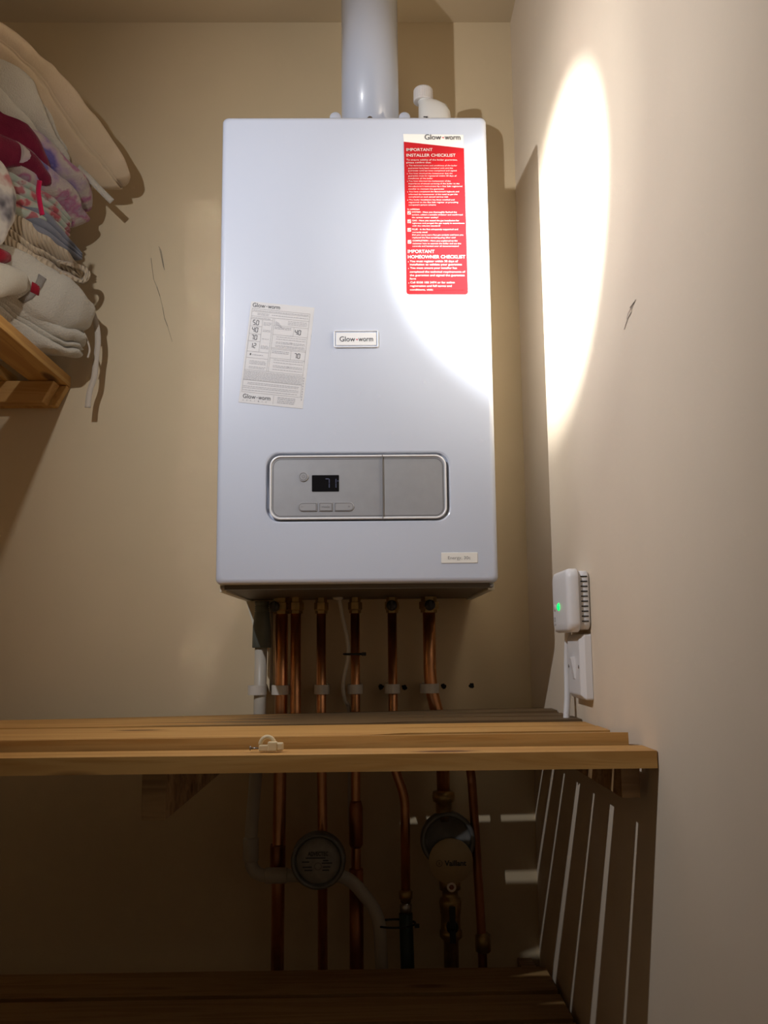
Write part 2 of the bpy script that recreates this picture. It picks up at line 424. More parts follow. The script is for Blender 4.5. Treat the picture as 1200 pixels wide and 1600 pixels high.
# red checklist sticker
yS = -D-.0008
def C3(cx, cy): return at(620+cx/5.517, 190+cy/5.517, yS-.0003)
bm = bmesh.new()
def outline(bm, pts, y0, y1):
    a = [bm.verts.new((p.x, y0, p.z)) for p in pts]; b = [bm.verts.new((p.x, y1, p.z)) for p in pts]
    n = len(pts)
    for k in range(n): bm.faces.new((a[k], a[(k+1) % n], b[(k+1) % n], b[k]))
    bm.faces.new(a); bm.faces.new(b)
pts = [C3(55, 105), C3(572, 112), C3(578, 228), C3(612, 1470), C3(608, 1486), C3(592, 1494), C3(103, 1492), C3(88, 1486), C3(82, 1470), C3(60, 172)]
outline(bm, pts, -D+.0001, -D-.0005)
rs = link('checklist_sticker', bm, M['paperw'], boiler)
bm = bmesh.new()
outline(bm, [C3(60, 172), C3(578, 228), C3(612, 1468), C3(607, 1484), C3(592, 1490), C3(103, 1488), C3(88, 1482), C3(83, 1468)], -D-.0004, -D-.0008)
link('red_field', bm, M['red'], rs)
bk, br = bmesh.new(), bmesh.new()
p = C3(240, 155); p2 = C3(548, 157); d = (p2-p)
logo(bk, br, p-Vector((0, .0004, 0)), d.normalized(), UZ, d.length)
link('sticker_logo', bk, M['ink'], rs); link('sticker_logo_dot', br, M['inkred'], rs)
TXT = [
 ('IMPORTANT', 83, 308, 255, 27, .012), ('INSTALLER CHECKLIST', 83, 507, 303, 27, .012),
 ('To ensure validity of the boiler guarantee,', 83, 522, 337, 15, .004), ('please confirm that:', 83, 295, 360, 15, .004),
 ('The technical terms and conditions of the boiler', 103, 520, 385, 12, .0), ('guarantee have been complied with and the', 98, 483, 407, 12, .0),
 ('guarantee card has been completed and signed', 98, 515, 429, 12, .0), ('You have informed the homeowner that the', 103, 480, 453, 12, .0),
 ('guarantee must be registered within 30 days of', 98, 515, 474, 12, .0), ('installation of the boiler', 98, 310, 496, 12, .0),
 ('You have informed the homeowner of the', 103, 463, 519, 12, .0), ('importance of annual servicing of the boiler to the', 100, 540, 541, 12, .0),
 ("manufacturer's instructions by a Gas Safe registered", 100, 563, 564, 12, .0), ('installer to maintain the guarantee', 100, 407, 587, 12, .0),
 ('You have completed the Benchmark logbook and', 105, 535, 610, 12, .0), ('informed the homeowner of the need to get this', 103, 523, 633, 12, .0),
 ('completed on each annual service visit', 103, 443, 655, 12, .0), ('The boiler installation has been notified and', 105, 497, 680, 12, .0),
 ('registered on the Gas Safe register or prevailing', 103, 528, 702, 12, .0), ('competent person scheme', 103, 337, 724, 12, .0),
 ('In addition:', 92, 197, 762, 14, .006),
 ('SYSTEM - Have you thoroughly flushed the', 130, 517, 787, 13, .004), ('system, added a suitable inhibitor and confirmed', 130, 567, 809, 12, .0), ('the system water quality?', 130, 357, 833, 12, .0),
 ('GAS - Have you tested the gas installation for', 133, 537, 860, 13, .004), ('tightness and purged the gas supply in accordance', 133, 583, 882, 12, .0), ('with the relevant standard?', 133, 375, 905, 12, .0),
 ('FLUE - Is the flue adequately supported and', 133, 527, 935, 13, .004), ('correctly sited?', 133, 265, 960, 12, .0),
 ('Did you carry out a flue gas analysis and have you', 133, 573, 983, 12, .0), ('replaced the flue sampling plug after use?', 133, 507, 1006, 12, .0),
 ('COMPLETION - Have you explained to the', 135, 523, 1034, 13, .004), ('customer how to operate the boiler and use the', 135, 553, 1057, 12, .0), ('controls and handed over all documentation?', 135, 535, 1080, 12, .0),
 ('IMPORTANT', 95, 325, 1133, 29, .012), ('HOMEOWNER CHECKLIST', 95, 590, 1180, 29, .012),
 ('You must register within 30 days of', 113, 527, 1212, 17, .004), ('installation to validate your guarantee', 113, 560, 1240, 17, .004),
 ('You must ensure your installer has', 115, 518, 1270, 17, .004), ('completed the technical requirements of', 112, 590, 1303, 17, .004),
 ('the guarantee and signed the guarantee', 112, 585, 1333, 17, .004), ('form', 112, 165, 1363, 17, .004),
 ('Call 0330 100 3474 or for online', 117, 498, 1395, 17, .004), ('registration and full terms and', 115, 473, 1425, 17, .004), ('conditions, visit:', 113, 312, 1457, 17, .004)]
bm = bmesh.new()
mm = .975/1000/5.517
for s, x0, x1, yb, hc, bd in TXT:
    a, b_ = C3(x0, yb), C3(x1, yb); a.y -= .0004; b_.y = a.y
    put_text(bm, s, a, (b_-a).normalized(), UZ, (b_-a).length, hc*mm, bd)
for bx, by in ((92, 380), (92, 448), (94, 514), (95, 605), (96, 675), (101, 1207), (103, 1265), (105, 1390)):
    a = C3(bx-2, by+3); quad(bm, a-Vector((0, .0004, 0)), UX, UZ, -2.5*mm, 3.5*mm, -2.5*mm, 3.5*mm)
for bx, by in ((92, 770), (93, 843), (93, 917), (95, 1020)):
    a = C3(bx, by+32); quad(bm, a-Vector((0, .0004, 0)), UX, UZ, 0, 30*mm, 0, 32*mm)
link('sticker_text', bm, M['inkw'], rs)
bm = bmesh.new()
for bx, by in ((92, 770), (93, 843), (93, 917), (95, 1020)):
    a = C3(bx, by+32)-Vector((0, .0006, 0))
    for t0, t1 in (((6, 14), (13, 7)), ((13, 7), (25, 25))):
        p = a+UX*t0[0]*mm+UZ*t0[1]*mm; q = a+UX*t1[0]*mm+UZ*t1[1]*mm; dd = (q-p).normalized(); nn = Vector((-dd.z, 0, dd.x))*2.4*mm
        bm.faces.new([bm.verts.new(v) for v in (p-nn, q-nn, q+nn, p+nn)])
    for u0, u1, v0, v1 in ((3, 27, 3, 5), (3, 27, 27, 29), (3, 5, 3, 29), (25, 27, 3, 29)): quad(bm, a, UX, UZ, u0*mm, u1*mm, v0*mm, v1*mm)
a, b_ = C3(320, 1456), C3(580, 1454); a.y -= .0004; b_.y = a.y
put_text(bm, 'www.glow-worm.co.uk', a, (b_-a).normalized(), UZ, (b_-a).length, 15*mm, .005)
link('sticker_dark_print', bm, mat('dark_red_ink', (.22, .01, .015), .5), rs)

# paper user-guide label
ang = R(-6.4); ux = Vector((math.cos(ang), 0, math.sin(ang))); uz = Vector((-math.sin(ang), 0, math.cos(ang)))
TL = Vector((-.1600, -D-.0005, .4345)); PW, PH = .0975, .1600
bm = bmesh.new()
cs = [TL, TL+ux*PW, TL+ux*PW-uz*PH, TL-uz*PH]
outline(bm, cs, -D+.0001, -D-.0005)
pl = link('guide_label', bm, M['paper'], boiler)
def G(u, v): return TL+ux*(u/1000)-uz*(v/1000)-Vector((0, .0004, 0))
bk, br = bmesh.new(), bmesh.new()
logo(bk, br, G(3, 8.5), ux, uz, .042); logo(bk, br, G(5.5, 152.5), ux, uz, .042)
for s, u, v in (('50', 6.5, 37), ('40', 6.5, 48.5), ('70', 6.5, 60.5), ('12', 6.5, 73.5), ('40', 72, 46), ('70', 75, 83)):
    for i, c in enumerate(s): seven(bk, G(u+i*5.2, v), ux, uz, c, .0042, .0080, .0009)
for i, c in enumerate('SERVICE'): put_text(br, c, G(6+i*5.8, 156.5), ux, uz, .0013, .0018)
put_text(bk, '\u2022', G(9, 84), ux, uz, .002) if False else None
quad(bk, G(8, 85), ux, uz, 0, .002, 0, .003)
link('label_print', bk, M['ink'], pl)
def rule(u0, v0, u1, v1, t=.25):
    if v0 == v1: quad(br, G(u0, v0), ux, uz, 0, (u1-u0)/1000, -t/2000, t/2000)
    else: quad(br, G(u0, v1), ux, uz, -t/2000, t/2000, 0, (v1-v0)/1000)
for a in ((3, 11, 92, 11), (3, 15.5, 92, 15.5), (3, 23, 92, 23), (3, 89, 36, 89), (3, 79, 36, 79), (3, 27.5, 36, 27.5), (3, 39, 21, 39), (3, 51, 21, 51), (3, 62.5, 21, 62.5),
          (3, 11, 3, 143), (92, 11, 92, 143), (36.5, 23, 36.5, 108), (39, 23, 39, 108), (3, 108, 92, 108), (70, 35, 70, 49), (39, 34.5, 92, 34.5), (39, 49, 92, 49), (39, 70, 92, 70), (39, 72, 92, 72),
          (70, 72, 70, 86), (39, 86, 92, 86), (3, 124, 92, 124), (3, 143, 92, 143), (21, 27.5, 21, 79), (52, 144, 52, 158)): rule(*a)
link('label_rules', br, M['inkg'], pl)
bg = bmesh.new()
def words(u0, u1, v, h=.7, seed=0):
    rnd = random.Random(int(u0*31+v*17+seed)); u = u0
    while u < u1-1:
        l = min(rnd.uniform(1.5, 5), u1-u); quad(bg, G(u, v), ux, uz, 0, l/1000, 0, h/1000); u += l+.8
for v in (14,): words(5, 90, v)
for v in (18.5, 20.5): words(12, 30, v)
words(34, 90, 19.5, .9); words(4, 34, 26, .9)
for v0 in (32, 34, 36, 44, 46, 58, 69, 71, 73): words(23, 35, v0)
words(12, 28, 84.5, 1)
for v in (94, 96.2, 98.4, 103, 105.2): words(9, 34, v)
for v in (26.5, 29, 31.5): words(60, 90, v)
for v in (37.5, 39.8): words(41, 66, v, .9)
for v in (52.5, 56, 60.5, 62.6, 66, 68): words(45, 90, v)
for v in (75.5, 78): words(41, 67, v, .9)
for v in (89, 93, 98, 100.2, 104): words(45, 90, v)
for i in range(8): words(4, 91, 110.6+i*1.8, .6)
for v in (128, 130.2, 134, 136.4, 140): words(10 if v < 134 else 4, 88, v)
for v in (147, 149.6, 152.4, 155): words(58, 85, v, 1)
for i in range(9): quad(bg, G(93.5, 114+i*4.2), ux, uz, 0, .0011, 0, .0024)
for k in range(5): quad(bg, G(41, 33-k*.2), (ux*.8-uz*.35).normalized(), uz, 0, .014-.002*k, .001*k, .001*k+.0005)
for u, v in ((67, 61), (67, 99)):
    put_text(bg, 'v', G(u, v), ux, uz, .003, .003, .02)
link('label_small_print', bg, M['inkl'], pl)

# ------------------------------------------------------------------ flue and bottle on the boiler
flue = thing('flue_pipe', 'thick white vertical flue pipe rising from the boiler top to the ceiling', 'flue pipe', (.0255, -.17, H))
bm = bmesh.new(); tube(bm, [(.0255, -.17, H+.001), (.0255, -.17, ZC-.001)], .0510, 48); link('pipe', bm, M['white'], flue)
bm = bmesh.new(); lathe(bm, (.0255, -.17, H), (0, 0, 1), [(.0595, .0005), (.0595, .014), (.0565, .018), (.0515, .0185)], 48)
link('collar', bm, M['white'], flue)
for px in (524, 632):
    c = at(px, 181, -.25)
    bm = bmesh.new(); lathe(bm, (c.x, -.246, c.z-.0025), (0, -1, 0), [(.0095, 0), (.0095, .004), (.0085, .005), (0, .005)], 28)
    box(bm, c.x-.0095, c.x+.0095, -.2505, -.2465, H, c.z-.002)
    link('lug', bm, M['white'], flue)
c = at(578, 180, -.25); bm = bmesh.new()
lathe(bm, (c.x, -.228, c.z), (0, -1, 0), [(.0045, 0), (.0045, .012), (.0030, .014), (0, .014)], 20); box(bm, c.x-.006, c.x+.006, -.240, -.226, H, c.z+.001)
link('clamp_screw', bm, M['steel'], flue)

bt = thing('bottle', 'white plastic bottle with ribbed cap standing on top of the boiler', 'bottle', (.142, -.15, H))
bm = bmesh.new()
def supell(cx, cy, ax, ay, z, n=36, e=2.6):
    L = []
    for k in range(n):
        t = 2*math.pi*k/n; c_, s_ = math.cos(t), math.sin(t)
        L.append(Vector((cx+ax*math.copysign(abs(c_)**(2/e), c_), cy+ay*math.copysign(abs(s_)**(2/e), s_), z)))
    return L
loops(bm, [supell(.142, -.15, .026, .022, H+.0005), supell(.142, -.15, .029, .025, H+.004), supell(.142, -.15, .029, .025, H+.108), supell(.1415, -.15, .0285, .024, H+.120),
           supell(.139, -.15, .026, .021, H+.131), supell(.133, -.15, .019, .017, H+.139), supell(.125, -.15, .013, .0135, H+.143, e=2), supell(.124, -.15, .013, .0135, H+.148, e=2)], cap0=True)
link('body', bm, M['bottle'], bt)
bm = bmesh.new(); n = 60; rings = []
for z, r in ((H+.143, .0165), (H+.144, .0175), (H+.165, .0170), (H+.168, .0150)):
    rings.append([Vector((.1220+(r+(.0005 if k % 2 else 0))*math.cos(2*math.pi*k/n), -.15+(r+(.0005 if k % 2 else 0))*math.sin(2*math.pi*k/n), z)) for k in range(n)])
loops(bm, rings, cap0=True, smooth=False); link('cap', bm, M['cap'], bt)
bm = bmesh.new(); put_text(bm, '7', Vector((.1200, -.1762, H+.086)), UX, UZ, .008, .014, .01); link('label_print', bm, M['ink'], bt)

# ------------------------------------------------------------------ slatted shelf below the boiler
ST, TH = -.1955, .0172
SL = -.75
shelf = thing('slatted_shelf', 'pine slatted shelf across the cupboard just below the boiler', 'shelf', (0, -.45, ST-TH))
edges = [(-.756, -.703, -.0035, .3085, 0, 0), (-.6935, -.6135, .0085, .297, 0, 0), (-.5865, -.524, .003, .3040, .021, .06), (-.506, -.4455, .0005, .305, .010, .06),
         (-.4145, -.3535, .002, .3085, .022, .06), (-.3305, -.2800, .0, .3075, .014, .06), (-.2515, -.205, .0, .3070, .021, .065), (-.175, -.113, -.006, .3080, .018, -.005)]
for y0, y1, dz, xr, bow, xc in edges:
    bm = bmesh.new(); n_ = 48; rows = []
    for k in range(n_+1):                                # slats are bowed, the gaps close towards the left
        x = SL+(xr-SL)*k/n_; q = max(0, min(1, (xc-x)/.05))*bow
        rows.append([Vector((x, y0-q, ST-TH)), Vector((x, y1, ST-TH)), Vector((x, y1, ST)), Vector((x, y0-q, ST))])
    loops(bm, rows, cap0=True, smooth=False)
    bmesh.ops.bevel(bm, geom=[e for e in bm.edges if len(e.link_faces) == 2 and e.calc_face_angle(0) > .8], offset=.0012, segments=2, affect='EDGES')
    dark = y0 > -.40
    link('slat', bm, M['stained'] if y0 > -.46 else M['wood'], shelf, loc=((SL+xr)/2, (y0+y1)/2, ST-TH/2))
    o = COL.objects[-1]; o.location.z += dz*.5 if dz > 0 else dz*.8; o.rotation_euler = (0, R(-.75 if y0 > -.3 else -.12), 0) if y0 > -.7 else (0, 0, 0)
    if y0 > -.3: o.location.z -= .004
    if y0 == -.6935: o.location.z += .001; o.rotation_euler = (R(-5), R(-.12), 0)
for x0, x1, zb in ((-.2190, -.1940, -.2670), (.2800, .3000, -.2500)):
    link('bearer', B(x0, x1, -.720, -.004, zb, ST-TH-.0035, bev=.001), M['woodend'], shelf, loc=((x0+x1)/2, -.36, zb))
# lower shelf
low = thing('slatted_shelf', 'dim pine slatted shelf at the very bottom of the picture below the pipes', 'shelf', (0, -.4, -.635))
yy = -.112
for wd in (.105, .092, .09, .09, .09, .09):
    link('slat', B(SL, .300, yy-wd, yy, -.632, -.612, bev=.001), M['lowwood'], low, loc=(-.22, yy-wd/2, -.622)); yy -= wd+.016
for x0 in (-.70, .27):
    link('bearer', B(x0, x0+.025, -.70, -.004, -.682, -.6325), M['woodend'], low, loc=(x0, -.35, -.65))

# clip and nail lying on the shelf
zc = ST-.0015
c = Vector((-.0865, -.728, zc))
cl = thing('pipe_clip', 'loose cream plastic nail-on clip lying on the front edge of the shelf', 'clip', c)
bm = bmesh.new()
box(bm, c.x-.0105, c.x-.001, c.y-.004, c.y+.004, zc, zc+.0060, .0008); box(bm, c.x-.001, c.x+.0085, c.y-.0065, c.y+.0025, zc, zc+.0095, .0010); box(bm, c.x+.0075, c.x+.0150, c.y-.0055, c.y+.0015, zc+.0002, zc+.0085, .0015)
arc = [Vector((c.x-.002+.0075*math.cos(R(a)), c.y+.002, zc+.0055+.0085*math.sin(R(a)))) for a in range(0, 181, 15)]
tube(bm, arc, .0022, 10)
link('clip_body', bm, M['cream'], cl)
bm = bmesh.new(); tube(bm, [(c.x-.0100, c.y+.001, zc+.0026), (c.x-.0190, c.y+.001, zc+.0028)], .0008, 8)
lathe(bm, (c.x-.019, c.y+.001, zc+.0028), (-1, 0, 0), [(.0022, 0), (.0022, .0012), (0, .0014)], 14); link('nail', bm, M['steel'], cl)

# ------------------------------------------------------------------ upper left shelf
hs = thing('slatted_shelf', 'pine slatted shelf upper left holding the heap of towels', 'shelf', (-.7, -.4, .39))
for x1 in (-.5430, -.6430, -.7430, -.8430):
    wd = .062
    link('slat', B(x1-wd, x1, -.95, -.003, .3965, .4165, bev=.001), M['woody'], hs, loc=(x1-wd/2, -.45, .4065))
def bearer(yb, yt, xr):
    bm = bmesh.new()
    pts = [(-.93, .3960), (xr, .3960), (xr-.0005, .393), (xr-.020, .3560), (-.93, .3560)]
    a = [bm.verts.new((x, yt, z)) for x, z in pts]; b_ = [bm.verts.new((x, yb, z)) for x, z in pts]
    for k in range(len(pts)): bm.faces.new((a[k], a[(k+1) % 5], b_[(k+1) % 5], b_[k]))
    bm.faces.new(a); bm.faces.new(b_)
    bmesh.ops.bevel(bm, geom=bm.edges[:], offset=.0012, segments=1, affect='EDGES')
    return bm
link('bearer', bearer(-.019, -.002, -.545), M['woody'], hs, loc=(-.7, -.01, .37))
link('bearer', bearer(-.052, -.020, -.558), M['wood'], hs, loc=(-.7, -.04, .37))

# ------------------------------------------------------------------ pipes
def X(px, y=-.07, py=1000): return at(px, py, y).x
YP = -.07
def pipe(label, pts, r, m='copper', nut=True, nutm='brass', rad=.03, extra=None, group='copper pipes under the boiler'):
    t = thing('copper_pipe' if m.startswith('copper') else 'waste_pipe', label, 'pipe', pts[-1], group)
    bm = bmesh.new(); tube(bm, fillet(pts, rad), r, 24); link('tube', bm, M[m], t)
    if nut:
        x, y, z = pts[0]
        bm = bmesh.new(); lathe(bm, (x, y, z+.002), (0, 0, -1), [(r*1.25, 0), (r*1.25, .008), (r*1.55, .009), (r*1.55, .021), (r*1.3, .023), (r*1.3, .028)], 6)
        for f in bm.faces: f.smooth = False
        link('nut', bm, M[nutm], t)
    return t
def knob(t, px, py):
    c = at(px, py, YP-.035); c.z = -.0225
    bm = bmesh.new(); lathe(bm, (c.x, YP-.008, c.z), (0, -1, 0), [(.006, 0), (.006, .010), (.0092, .011), (.0092, .024), (.007, .027), (0, .027)], 20); box(bm, c.x-.0022, c.x+.0022, YP-.040, YP-.034, c.z-.008, c.z+.008, .0008)
    link('valve_knob', bm, M['blackp'], t)
Z0, ZB = -.0085, -.680
xa, xa2 = X(440), X(436, py=1300)
p1 = pipe('thick copper pipe next to the white plastic waste pipe', [(xa, YP, Z0), (xa, YP, -.2), (X(435, py=1350), YP, -.46), (X(433, py=1500), YP, ZB-.005)], .0110); knob(p1, 428, 925)
for z in (-.445,):
    bm = bmesh.new(); lathe(bm, (X(434, py=1350), YP, z), (0, 0, 1), [(.0118, -.022), (.0128, -.020), (.0128, .020), (.0118, .022)], 24); link('coupling', bm, M['copperd'], p1)
p2 = pipe('bright copper pipe just right of the thick leftmost copper pipe', [(X(463), YP-.012, Z0), (X(463), YP-.012, -.262), (X(463), -.003, -.282)], .0090)
p3 = pipe('copper pipe running down through the round grey gauge', [(X(502), YP, Z0), (X(502), YP, -.25), (X(504, py=1300), YP, -.40), (X(504, py=1300), YP, ZB-.005)], .0082)
p4 = pipe('copper pipe with black cable tie holding a white cable', [(X(555), YP, Z0), (X(555), YP, -.25), (X(556, py=1300), YP, -.40), (X(558, py=1480), YP, ZB-.005)], .0080)
bm = bmesh.new(); lathe(bm, (X(556, py=1250), YP, -.365), (0, 0, 1), [(.0085, .012), (.0100, .008), (.0118, 0), (.0118, -.060), (.0085, -.066)], 24); link('coupling', bm, M['copperd'], p4)
bm = bmesh.new(); lathe(bm, (X(557, py=1450), YP, -.475), (0, 0, 1), [(.0118, .010), (.0118, -.195), (.009, -.197)], 24); link('sleeve', bm, M['copperd'], p4)
p5 = pipe('copper pipe that bends right below the shelf to a soldered joint', [(X(613), YP, Z0), (X(613), YP, -.295), (X(633, py=1245), YP, -.350), (X(634, py=1400), YP, -.512)], .0080, rad=.02); knob(p5, 612, 925)
bm = bmesh.new(); lathe(bm, (X(634, py=1410), YP, -.500), (0, 0, -1), [(.0085, 0), (.0115, .002), (.0115, .014), (.009, .016), (.009, .020)], 8); link('nut', bm, M['brass'], p5)
bm = bmesh.new(); lathe(bm, (X(634, py=1430), YP, -.520), (0, 0, -1), [(.0080, 0), (.0105, .004), (.0105, .012), (.0085, .020)], 20); link('solder_joint', bm, M['solder'], p5)
bm = bmesh.new(); tube(bm, [(X(634, py=1430), YP, -.538), (X(638, py=1500), YP, ZB-.005)], .0115, 20); link('braided_hose', bm, M['dkhose'], p5)
p6 = pipe('widest copper pipe leading down to the round meter', [(X(671), YP, Z0), (X(671), YP, -.165), (X(692, py=1210), YP, -.235), (X(693, py=1240), YP, -.345)], .0112, rad=.05); knob(p6, 672, 925)
p7 = pipe('rightmost copper pipe slanting down behind the shelf', [(X(716, py=1150), YP+.02, -.225), (X(736, py=1210), YP, -.30), (X(742, py=1290), YP, -.40), (X(752, py=1450), YP, -.56), (X(755, py=1500), YP, ZB-.005)], .0076, 'copperd', nut=False)
bm = bmesh.new(); lathe(bm, (X(755, py=1480), YP, -.580), (0, 0, 1), [(.0082, .010), (.0130, .006), (.0130, -.020), (.010, -.022)], 8); link('nut', bm, M['brass'], p7)

# meter on p6
mx, mz = X(699, py=1310), -.418
mt = thing('water_meter', 'round brown meter with a cream maker disc below the shelf', 'meter', (mx, YP, mz))
bm = bmesh.new(); lathe(bm, (X(693, py=1240), YP, -.338), (0, 0, -1), [(.012, 0), (.0185, .002), (.0195, .010), (.0185, .018), (.0140, .020), (.0140, .036), (.012, .050)], 16); link('union_nut', bm, M['brass'], mt)
bm = bmesh.new(); lathe(bm, (mx, YP+.014, mz), (0, -1, 0), [(.036, 0), (.0455, .006), (.0465, .020), (.0455, .030), (.0400, .032), (.0385, .026), (.0370, .024), (0, .024)], 48); link('housing', bm, M['gauge'], mt)
bm = bmesh.new(); lathe(bm, (X(703, py=1342), YP-.016, -.4505), (0, -1, 0), [(.0365, 0), (.0372, .002), (.0365, .005), (0, .0062)], 48); dsc = link('maker_disc', bm, M['disc'], mt)
bm = bmesh.new(); put_text(bm, 'Vaillant', Vector((X(693, py=1350), YP-.0230, -.4570)), UX, UZ, .0365, .0085, .03)
cc = Vector((X(685, py=1350), YP-.0230, -.4530))
for k in range(16):
    a, b_ = 2*math.pi*k/16, 2*math.pi*(k+1)/16
    bm.faces.new([bm.verts.new(cc+UX*(r_*math.cos(t))+UZ*(r_*math.sin(t))) for r_, t in ((.0046, a), (.0053, a), (.0053, b_), (.0046, b_))])
quad(bm, cc, (UX+UZ*1.4).normalized(), UZ, -.003, .003, -.0005, .0005); quad(bm, cc, (UX-UZ*1.4).normalized(), UZ, -.003, .003, -.0005, .0005)
link('maker_name', bm, M['ink'], dsc)
bm = bmesh.new(); cx_ = X(704, py=1383)
lathe(bm, (cx_, YP-.010, -.492), (0, -1, 0), [(.0060, 0), (.0078, .002), (.0078, .012), (.0045, .013), (.0040, .009), (0, .009)], 24); link('port_ring', bm, mat('bright_washer', (.85, .72, .6), .35), mt)
bm = bmesh.new(); lathe(bm, (cx_, YP-.0185, -.492), (0, -1, 0), [(.0038, 0), (.0038, .0028), (0, .0028)], 16); link('port_core', bm, M['copperd'], mt)
bm = bmesh.new(); lathe(bm, (cx_-.001, YP, -.478), (0, 0, -1), [(.018, 0), (.018, .022), (.0135, .024), (.0135, .034), (.0175, .036), (.0190, .042), (.0175, .060), (.0165, .062), (.0165, .086), (.0190, .088), (.0190, .098), (.0125, .104), (.0125, .190)], 16)
link('valve_body', bm, M['brass'], mt)
bm = bmesh.new(); c0 = Vector((cx_, YP-.026, -.555))
lathe(bm, c0+Vector((0, .010, 0)), (0, -1, 0), [(.010, 0), (.010, .009), (.004, .010), (.004, .013), (0, .013)], 16); box(bm, c0.x-.005, c0.x+.005, c0.y-.003, c0.y+.001, c0.z-.024, c0.z+.034, .001)
link('valve_lever', bm, M['blackp'], mt)

# round gauge on p3
gx, gz = X(498, YP-.05, 1342), at(498, 1342, YP-.05).z
gg = thing('gauge', 'round dark grey gauge with printed face fixed to a copper pipe', 'gauge', (gx, YP, gz))
bm = bmesh.new(); lathe(bm, (gx, YP-.037, gz), (0, -1, 0), [(.012, -.032), (.012, 0), (.030, 0), (.0430, .003), (.0445, .010), (.0445, .030), (.0425, .034), (.0385, .034), (.0370, .028), (.0365, .026), (0, .026)], 56); link('case', bm, M['gauge'], gg)
bm = bmesh.new(); lathe(bm, (gx, YP-.0625, gz), (0, -1, 0), [(.0360, 0), (.0355, .001), (.031, .0045), (.026, .0065), (0, .0085)], 48); fc = link('face', bm, M['gaugef'], gg)
bm = bmesh.new(); yq = YP-.0718
put_text(bm, 'ADVECTEC', Vector((gx-.0165, yq, gz+.0095)), UX, UZ, .033, .0062, .03)
for i, (a_, b_, zz) in enumerate(((-.020, .012, .005), (-.026, -.014, -.001), (.008, .017, .001), (.006, .023, -.003), (-.025, -.010, -.009), (.008, .020, -.009), (-.022, -.009, -.014), (.007, .018, -.014))):
    quad(bm, (gx, yq+abs(zz)*.02, gz), UX, UZ, a_, b_, zz, zz+.0018)
for k in range(18):
    a, b_ = 2*math.pi*k/18, 2*math.pi*(k+.6)/18
    bm.faces.new([bm.verts.new(Vector((gx, yq, gz-.007))+UX*(r_*math.cos(t))+UZ*(r_*math.sin(t))) for r_, t in ((.0050, a), (.0060, a), (.0060, b_), (.0050, b_))])
link('face_print', bm, M['ink'], fc)

# white waste pipe
wp = thing('waste_pipe', 'white plastic waste pipe, leftmost under the boiler, with grey rubber connector', 'pipe', (X(409), YP, Z0), )
xw = X(409)
bm = bmesh.new()
tube(bm, fillet([(xw-.001, YP, -.085), (X(406, py=1080), YP, -.22), (X(400, py=1230), YP-.004, -.31), (X(395, py=1330), YP-.026, -.400), (X(395, py=1330), YP-.026, -.468), (X(543, py=1367), YP-.026, -.468), (X(592, py=1425), YP-.020, -.532), (X(599, py=1515), YP, ZB-.005)], .028), .0108, 24)
link('pipe', bm, M['wpipe'], wp)
bm = bmesh.new(); pr = [(.0125, -.008)]
for k in range(8): pr += [(.0112, -.020-k*.0032), (.0130, -.0216-k*.0032)]
lathe(bm, (xw, YP, 0), (0, 0, 1), [(.0125, -.012), (.0120, -.018)]+pr[1:9]+[(.0142, -.046), (.0152, -.052), (.0158, -.056), (.0166, -.092), (.0150, -.093)], 32)
link('rubber_connector', bm, M['grey'], wp)
for (px, py, ax) in ((393, 1375, 0), (440, 1367, 0)):
    c = at(px, py, YP+.015); bm = bmesh.new()
    if px == 440: lathe(bm, (c.x-.012, YP-.026, -.468), (1, 0, 0), [(.0108, -.012), (.0128, -.010), (.0128, .024), (.0108, .026)], 24)
    else: lathe(bm, (X(395, py=1330), YP-.026, -.430), (0, 0, 1), [(.0108, -.015), (.0130, -.013), (.0130, .022), (.0108, .024)], 24)
    link('elbow_collar', bm, M['wpipe'], wp)
# thin white pipe behind the waste pipe
tp = bmesh.new(); tube(tp, [(X(420), YP+.035, -.02), (X(421), YP+.035, -.17)], .0030, 12)
tag(link('overflow_pipe', tp, M['wpipe']), 'thin white plastic pipe half hidden behind the white waste pipe', 'pipe')
# tapered bracket left of connector
bm = bmesh.new()
outline(bm, [Vector((X(384, -.03), 0, -.009)), Vector((X(412, -.03), 0, -.009)), Vector((X(412, -.03), 0, -.055)), Vector((X(398, -.03), 0, -.066))], -.008, -.030)
tag(link('wall_bracket', bm, M['flange']), 'tapered cream bracket at the wall beneath the boiler, behind the grey connector', 'bracket')
# white cable by p4
cb = thing('electric_cable', 'white cable dropping from the boiler, tied to a copper pipe', 'cable', (X(540), YP, -.2))
bm = bmesh.new(); tube(bm, smoothpath([(X(530, -.09, 925), -.090, -.008), (X(534, -.09, 950), -.090, -.035), (X(543, -.09), -.088, -.085), (X(543, -.09, 1025), -.087, -.113), (X(536, -.09, 1070), -.087, -.155), (X(539, -.08, 1100), -.080, -.185), (X(546, -.06, 1120), -.060, -.215), (X(546, -.04, 1120), -.040, -.40)]), .0035, 14); link('sheath', bm, M['wpipe'], cb)
bm = bmesh.new(); lathe(bm, (X(528, -.09, 922), -.09, -.007), (0, 0, -1), [(.009, 0), (.009, .003), (.005, .005)], 16); link('gland', bm, M['wpipe'], cb)
def tie(label, c, ax_, ay_):
    bm = bmesh.new(); pts = [Vector((c[0]+ax_*math.cos(2*math.pi*k/28), c[1]+ay_*math.sin(2*math.pi*k/28), c[2])) for k in range(29)]
    tube(bm, pts, .0018, 8, cap=False); box(bm, c[0]+ax_-.002, c[0]+ax_+.006, c[1]-ay_*.6-.003, c[1]-ay_*.6+.003, c[2]-.003, c[2]+.003, .0006)
    return tag(link('cable_tie', bm, M['tie']), label, 'cable tie')
